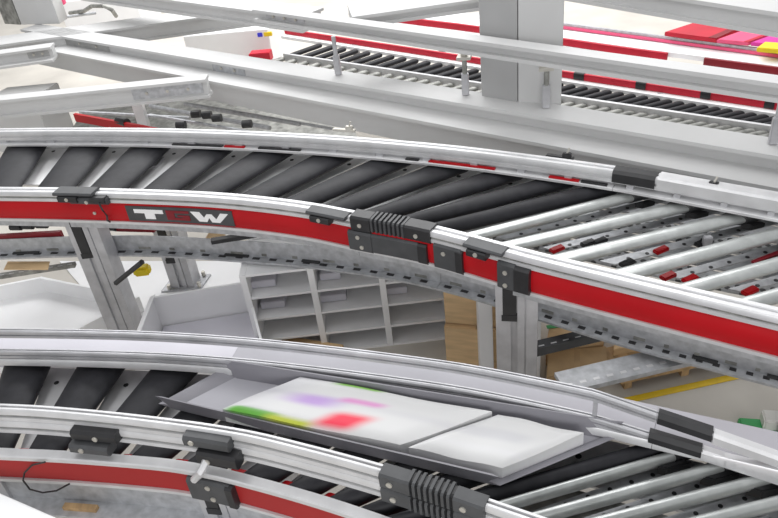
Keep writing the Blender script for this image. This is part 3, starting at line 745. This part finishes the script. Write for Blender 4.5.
a, b = at(20, 29.5, Z1), at(860, 170, Z1); b = b + (b - a).normalized() * 1.5
beam1 = beam('long light grey steel beam sloping across the photo directly behind the upper conveyor', a, b, ibeam(.17, .075, .13, low=.14))
def onb(x, x0, y0, x1, y1, z): return at(x, y0 + (y1 - y0) * (x - x0) / (x1 - x0), z)
def on1(x): return onb(x, 20, 29.5, 860, 170, Z1)
splice(beam1, on1(48), on1(104), -.03, -.075, -.02)
a2, b2 = at(-60, -10, Z2), at(860, 94.5, Z2)
a2, b2 = at(252, 9.5, Z2), at(860, 95, Z2); b2 = b2 + (b2 - a2).normalized() * 1.5
beam2 = beam('upper light grey steel beam running parallel above the long beam on short studs', a2, b2, ibeam(.085, .058, .0, low=0))
def on2(x): return onb(x, 252, 9.5, 860, 95, Z2)
splice(beam2, on2(262), on2(300), -.03, -.049, -.019, 'alu_dim')
# cross beams
def cross(label, ax_, ay_, bx_, by_, z, prof):
    return beam(label, at(ax_, ay_, z), at(bx_, by_, z), prof)
x1b = cross('light grey cross beam from the left edge to the long beam, just above the upper conveyor', -60, 106.5, 205, 79.4, Z1, ibeam(.10, .105, .0, inset_=.02))
pA, pB = at(-60, 106.5, Z1), at(204, 79.5, Z1); axb = pB - pA
splice(x1b, pA + axb * .72, pA + axb * .985, -.02, -.09, -.02, 'galv')
splice(beam1, on1(208), on1(240), -.03, -.075, -.02, 'galv', 2)
x3b = cross('light grey cross beam at the upper left edge, behind the nearer cross beam', -60, 62, 50, 47, Z1, ibeam(.12, .085, .05, inset_=.02))
pA, pB = at(-60, 62, Z1), at(46, 47.5, Z1); splice(x3b, pA + (pB - pA) * .8, pB, -.02, -.07, -.02, 'paint_dark', 2)
x0b = cross('broad light grey cross beam at the upper left joining the upper beam', -60, 53, 268, 8, Z1, ibeam(.28, .11, .0, inset_=.02))
pA, pB = at(-60, 53, Z1), at(268, 8, Z1); splice(x0b, pA + (pB - pA) * .90, pA + (pB - pA) * .985, -.02, -.075, -.02, 'alu_dim', 2)
x2b = cross('broad light grey cross beam at the top leading away from the upper beam', 352, 17, 520, -7, Z2, ibeam(.30, .05, .0, inset_=.02))
b4 = cross('light grey beam at the top left passing behind the broad cross beam', -60, -39, 360, 20, Z2, ibeam(.3, .07, .0, inset_=.02)) if False else cross('light grey beam at the top left passing behind the broad cross beam', -60, -30, 300, 17, 1.2, ibeam(.22, .085, .0, inset_=.02))
b3 = cross('light grey beam in the top right corner above the red goods', 480, -32, 1100, 60.3, 1.42, ibeam(.16, .085, .0, inset_=.02))
# columns
def column(label, px, py, z, wx, wy, h, zb=0):
    p = at(px, py, z)
    root = thing('steel_column', label, 'column', V((p.x, p.y, 0)))
    return root, V((p.x, p.y, 0))
r, p = column('thick light grey steel column crossed by the upper beam, top centre', 517, 104, .86, 0, 0, 0)
pm = [at(482, 96, .95), at(517.5, 102, .95), at(561, 104, .95)]; pm = [V((v.x, v.y, 0)) for v in pm]
bk = V((.03, .2, 0))
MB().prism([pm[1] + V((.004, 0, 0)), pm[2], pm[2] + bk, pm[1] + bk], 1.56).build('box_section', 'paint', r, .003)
MB().prism([pm[0], pm[1], pm[1] + bk * .8, pm[0] + bk * .7], 1.55).build('side_plate', 'colshade', r)  # left face, its shade put into the colour
MB().prism([pm[0] + V((-.08, -.08, 0)), pm[2] + V((.08, -.08, 0)), pm[2] + bk + V((.08, .08, 0)), pm[0] + bk + V((-.08, .08, 0))], .02).build('base_plate', 'paint', r)
r, p = column('light grey steel column with a dark side in the top left corner', 30, 25, .95, 0, 0, 0)
r.location.z = .952
pm = [at(5, 24, .95), at(21, 25, .95), at(60, 24, .95)]; pm = [V((v.x, v.y, .952)) for v in pm]; bk = V((.02, .16, 0))
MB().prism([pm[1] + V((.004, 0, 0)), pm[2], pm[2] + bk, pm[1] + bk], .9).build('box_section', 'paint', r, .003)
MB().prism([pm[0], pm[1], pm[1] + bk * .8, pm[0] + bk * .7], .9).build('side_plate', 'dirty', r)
# studs between the beams
def stud(x, lab, knob):
    p = on1(x) + V((-.0, .0, 0)) ; q = V((p.x, p.y, Z1))
    ax = (b - a).normalized(); q = q + V((-ax.y, ax.x, 0)) * .11 + V((0, 0, .001))
    root = thing('beam_stud', lab, 'stud', q, 'studs between the long beam and the upper beam')
    MB().box(q + V((0, 0, .06)), V((.018, -.004, 0)), V((.004, .014, 0)), V((0, 0, .06))).build('stud_sleeve', 'alu_dim', root, .004)
    MB().tube([q + V((0, 0, .11)), q + V((0, 0, .23))], .013, 10).build('stud_rod', 'dirty' if knob else 'alu_dim', root)
    if knob:
        MB().box(q + V((0, 0, .205)), V((.035, -.006, 0)), V((.01, .03, 0)), V((0, 0, .008))).tube([q + V((0, 0, .212)), q + V((0, 0, .232))], .02, 6).build('clamp_head', 'bolt', root)
stud(327, 'thin grey stud without clamp head between the beams, leftmost', False)
stud(455, 'grey stud with clamp head left of the thick column', True)
stud(536, 'grey stud with clamp head in front of the thick column', True)
stud(766, 'grey stud at the right edge of the photo between the beams', False)
# bolts and clips lying on the rail behind
def clip(x, y, z, lab, m='bolt', s=1.0):
    p = at(x, y, z); root = thing('clamp_fitting', lab, 'clamp', p, 'loose clamp fittings on the far side of the upper conveyor')
    t = A_far.tan(min(x, 700))
    MB().box(p, t * .06 * s, V((t.y, -t.x, 0)) * .012, V((0, 0, .006))).build('clamp_bar', m, root, .002)
    MB().box(p + t * .03 * s + V((0, 0, .012)), t * .018, V((t.y, -t.x, 0)) * .012, V((0, 0, .012))).build('clamp_block', m, root, .003)
    MB().tube([p + t * .03 * s + V((0, 0, .02)), p + t * .03 * s + V((.01, 0, .045))], .004, 6).build('clamp_screw', 'bolt', root)
clip(344, 130, .97, 'grey clamp fitting on the beam edge near the centre of the upper rail')
clip(560, 157, .97, 'dark clamp fitting behind the far rail left of the black sleeve', 'black')
clip(705, 186, .97, 'dark clamp fitting behind the far rail right of the black sleeve', 'black')

# ------------------------------------------------------------------ background conveyor lines
def straight_line(px_pts, z): return Rail(px_pts, z)
def back_conveyor(label, far, rx0, x0, x1, dx, dn, n, zr, redz=.05, clamps=(), m='rubber_g', extra=None, hw=.34):
    root = thing('roller_conveyor', label, 'conveyor', V((far.at((x0 + x1) / 2).x, far.at((x0 + x1) / 2).y, 0)))
    p = far.path(rx0, x1, 60)
    MB().sweep(p, rect(-.02, 0, -redz, 0)).build('side_panel', 'crimson', root, label='red far side panel')
    MB().sweep(p, rect(-.01, .05, -redz - .03, -redz - .004)).build('frame_profile', 'white', root)
    near = Rail([(x, y + dn) for x, y in far.p], z=zr)
    pn = near.path(x0 - dx, x1, 60)
    MB().sweep(pn, rect(-.012, .012, -.05, .012)).build('divider_rail', 'alu', root)
    xs = [x0 + (x1 - x0) * i / n for i in range(n + 1)]
    for i, x in enumerate(xs):
        p1 = far.at(x) + far.nrm(x) * .06 + V((0, 0, zr - far.z - .03)); e = far.tan(x) * ((far.at(x1) - far.at(x0)).length / n * hw)
        xn = x - dx
        p0 = near.at(xn) + near.nrm(xn) * (.0 - .02) + V((0, 0, -.03))
        make_roller(root, p0, p1, e, e, .02, m, shaft=False)
        if extra:
            q1 = near.at(xn) + near.nrm(xn) * .02 + V((0, 0, -.03)); q0 = q1 + (p0 - p1).normalized() * extra
            make_roller(root, q0, q1, e, e, .02, 'dirty', shaft=False)
    for x in clamps:
        MB().sweep(far.path(x, x + 10, 5), rrect(-.026, .006, -redz, .004, .004)).build('panel_clip', 'black', root)
    for x in (x0 + 30, (x0 + x1) / 2, x1 - 30):
        q = far.pt(x, -.01, -redz); MB().box(V((q.x, q.y, q.z / 2)), V((.03, 0, 0)), V((0, .02, 0)), V((0, 0, q.z / 2))).build('support_leg', 'alu_dim', root)
    return root
L1 = Rail([(200, 16), (280, 28.5), (430, 51), (560, 71), (778, 103), (860, 115)], .60)
back_conveyor('grey roller conveyor with thin red rail seen between the two long beams', L1, 284, 324, 1000, 40, 25.5, 56, .56, .042, (574, 636, 701, 765), m='rubber', extra=.34)
L2 = Rail([(330, 8), (401, 17.5), (468, 25.5), (560, 38.5), (622, 47.5), (778, 68), (860, 79)], .60)
r2 = thing('belt_conveyor', 'distant white belt conveyor with dark red side panel, behind the grey roller conveyor', 'conveyor', V((L2.at(600).x, L2.at(600).y, 0)))
for x0, x1 in ((395, 667), (704, 1000)):
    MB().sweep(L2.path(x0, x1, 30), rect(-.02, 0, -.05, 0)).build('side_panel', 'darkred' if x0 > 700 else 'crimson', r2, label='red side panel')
MB().sweep(L2.path(395, 1000, 60), rect(-.30, -.02, -.03, .004)).build('belt', 'white', r2)
MB().sweep(L2.path(395, 1000, 60), rect(-.01, .04, -.08, -.052)).build('frame_profile', 'white', r2)
for x in (430, 600, 800):
    q = L2.pt(x, -.15, -.03); MB().box(V((q.x, q.y, q.z / 2)), V((.03, 0, 0)), V((0, .02, 0)), V((0, 0, q.z / 2))).build('support_leg', 'alu_dim', r2)
# red goods on distant conveyor
for k, (pts, m, lab, h) in enumerate((
    ([(664, 36), (716, 43), (745, 30), (698, 25)], 'crimson', 'crimson carton on the distant conveyor, leftmost of the red goods', .03),
    ([(716, 43), (748, 46), (785, 32), (752, 30)], 'pink', 'pink carton next to the crimson one on the distant conveyor', .025),
    ([(750, 46), (800, 50), (820, 36), (786, 33)], 'magenta', 'magenta carton at the right edge on the distant conveyor', .025),
    ([(756, 52), (800, 56), (806, 49), (764, 46)], 'yplas', 'yellow packet in front of the magenta carton at the right edge', .03))):
    q = [at(x, y, .66) for x, y in pts]; c = sum(q, V((0, 0, 0))) / 4
    root = thing('display_carton' if m != 'yplas' else 'yellow_packet', lab, 'carton', c)
    MB().prism(q, h).build('carton_body', m, root, .004)
    if m != 'yplas':
        s = [c + (p - c) * .98 for p in q]
        MB().prism([s[1] * .85 + s[0] * .15 + V((0, 0, h)), s[1] + V((0, 0, h)), s[2] + V((0, 0, h)), s[2] * .85 + s[3] * .15 + V((0, 0, h))], .002).build('carton_flap', 'darkred' if m == 'crimson' else 'crimson', root)
# third distant line left of the column and behind
L3 = Rail([(330, -6), (430, 10), (560, 27), (778, 55), (860, 66)], .60)
def tray_line(label, R_, x0, x1):
    root = thing('galvanised_tray', label, 'tray', V((R_.at((x0 + x1) / 2).x, R_.at((x0 + x1) / 2).y, 0)))
    MB().sweep(R_.path(x0, x1, 50), [(0, 0), (.1, 0), (.1, .03), (.106, .03), (.106, -.012), (0, -.012)]).build('tray_channel', 'galv', root)
    MB().sweep(R_.path(x0, x1, 50), rect(.108, .118, -.01, .01)).build('edge_strip', 'pink', root)
    for x in (x0 + 30, x1 - 30):
        q = R_.at(x); MB().box(V((q.x, q.y, q.z / 2 - .006)), V((.02, 0, 0)), V((0, .02, 0)), V((0, 0, q.z / 2 - .007))).build('support_leg', 'alu_dim', root)
tray_line('galvanised tray with a pink edge running behind the distant conveyor at right', Rail([(540, 19), (560, 22), (622, 30), (778, 50), (860, 61)], .62), 562, 1000)
# white cabinet with marks, and red crate, seen in the wedge of the crossing beams
p = at(256, 46, .35); w = thing('white_cabinet', 'white cabinet with one blue and one yellow mark between the crossing beams', 'cabinet', V((p.x, p.y, 0)))
MB().box(V((p.x - .25, p.y + .2, .25)), V((.42, -.05, 0)), V((.03, .15, 0)), V((0, 0, .25))).build('cabinet_body', 'white', w, .005)
for (x, m) in ((258, 'blue'), (266, 'yplas')):
    q = at(x, 42, .45); MB().box(V((q.x, p.y + .015 - (.0 if m == 'blue' else .01), q.z)), V((.025 if m == 'blue' else .04, -.003, 0)), V((.001, .012, 0)), V((0, 0, .02))).build('colour_mark', m, w, .004)
p = at(261, 56, .3); o = MB().box(V((p.x, p.y, .3)), V((.10, -.012, 0)), V((.01, .06, 0)), V((0, 0, .045))).box(V((p.x, p.y, .13)), V((.08, -.01, 0)), V((.01, .05, 0)), V((0, 0, .125))).build('red_crate', 'crimson', None, .006, loc=(p.x, p.y, 0)); tag(o, 'small red crate in the gap left of the beam crossing', 'crate')
p = at(98, 17, .3); wm = thing('white_machine', 'white machine with a bent grey hose at the top left beyond the beams', 'machine', V((p.x, p.y + .3, 0)))
MB().box(V((p.x + .05, p.y + .45, .25)), V((.50, -.06, 0)), V((.04, .35, 0)), V((0, 0, .25))).build('machine_body', 'white', wm, .01)
MB().tube([at(70, 13, .55), at(84, 11, .6), at(92, 6, .7), at(104, 6, .72), at(112, 10, .68), at(116, 16, .58)], .022, 8).build('hose', 'dirty', wm)
MB().tube([at(66, 17, .55), at(96, 13, .55)], .016, 8).build('hose', 'galv', wm)
MB().box(at(60, 2, .6), V((.06, 0, 0)), V((0, .04, 0)), V((0, 0, .03))).build('lamp', 'pink', wm, .01)
# machinery glimpsed under the nearer cross beam
L4 = Rail([(20, 106), (74, 115), (140, 127), (200, 138)], .72)
mroot = thing('background_machine', 'grey conveyor drive with red panel glimpsed under the nearer cross beam', 'machine', V((at(150, 122, .7).x, at(150, 122, .7).y, 0)))
MB().sweep([at(73, 114, .72), at(140, 126, .72), at(160, 130, .72)], rect(-.02, 0, -.055, 0)).build('side_panel', 'red', mroot)
MB().tube([at(118, 121, .71), at(127, 123, .71)], .03, 10).build('panel_knob', 'black', mroot)
for (x0, y0, x1, y1, r_) in ((80, 112, 190, 118, .012), (150, 106, 270, 128, .016), (150, 115, 250, 132, .012), (185, 104, 300, 124, .016), (215, 108, 345, 131, .010)):
    MB().tube([at(x0, y0, .60), at(x1, y1, .60)], r_, 8).build('drive_bar', 'galv', mroot)
for (x, y) in ((196, 114), (207, 115), (217, 118), (247, 124), (181, 125)):
    t = V((.03, -.004, 0)); c = at(x, y, .66)
    MB().tube([c - t, c + t], .026, 12).build('drive_wheel', 'black', mroot)
MB().box(at(142, 118, .62), V((.035, 0, 0)), V((0, .03, 0)), V((0, 0, .16))).build('upright', 'alu', mroot, .004)
MB().prism([at(70, 135, .3), at(360, 150, .3), at(350, 112, .3), at(170, 95, .3), at(90, 105, .3)], .02).build('drip_pan', 'dirty', mroot)
# grey cabinet seen in the triangle at far left
p = at(20, 92, .6); o = MB().box(V((p.x, p.y, .3)), V((.22, -.02, 0)), V((.05, .15, 0)), V((0, 0, .3))).build('grey_cabinet', 'paint', None, .006, loc=(p.x, p.y, 0)); tag(o, 'grey cabinet top in the triangle between the left cross beams', 'cabinet')
# dark red lower strip under the left end of the upper line
for (x0, x1, y0, y1) in ((-40, 60, 238, 232), (112, 152, 224, 225)):
    a_, b_ = at(x0, y0, .66), at(x1, y1, .66)
    MB().sweep([a_, b_], rect(-.02, 0, -.045, 0)).build('lower_panel', 'darkred', curveA)
MB().tube([at(100, 226, .64), at(116, 227, .64)], .022, 12).build('return_wheel', 'black', curveA)
for (x, y) in ((16, 227), (28, 226), (42, 225)):
    MB().tube([at(x - 5, y, .72), at(x + 5, y, .72)], .018, 10).build('return_wheel', 'black', curveA)

# ------------------------------------------------------------------ light
w = bpy.data.worlds.new('world'); bpy.context.scene.world = w; w.use_nodes = True
bg = w.node_tree.nodes['Background']; bg.inputs['Color'].default_value = (.97, .98, 1, 1); bg.inputs['Strength'].default_value = .50
def area(name, loc, size, power, rot=(0, 0, 0), sy=None):
    l = bpy.data.lights.new(name, 'AREA'); l.energy = power; l.shape = 'RECTANGLE'; l.size = size; l.size_y = sy or size
    o = bpy.data.objects.new(name, l); C.objects.link(o); o.location = loc; o.rotation_euler = rot; return o
area('overhead_light', (-1.5, 2.0, 5.2), 1.2, 62, sy=4)
area('overhead_light', (1.8, 3.0, 5.2), 1.2, 62, sy=4)
area('overhead_light', (0, 8.5, 5.0), 9, 740, sy=5)  # added light that whitens the far background
area('added_fill_light', (-.2, -2.4, 2.3), 3.0, 88, rot=(math.radians(76), 0, 0), sy=1.4)  # added fill from behind the camera, brightens front faces and the rack
sc = bpy.context.scene
sc.view_settings.view_transform = 'Standard'; sc.view_settings.look = 'None'
sc.view_settings.exposure = 0; sc.view_settings.gamma = 1
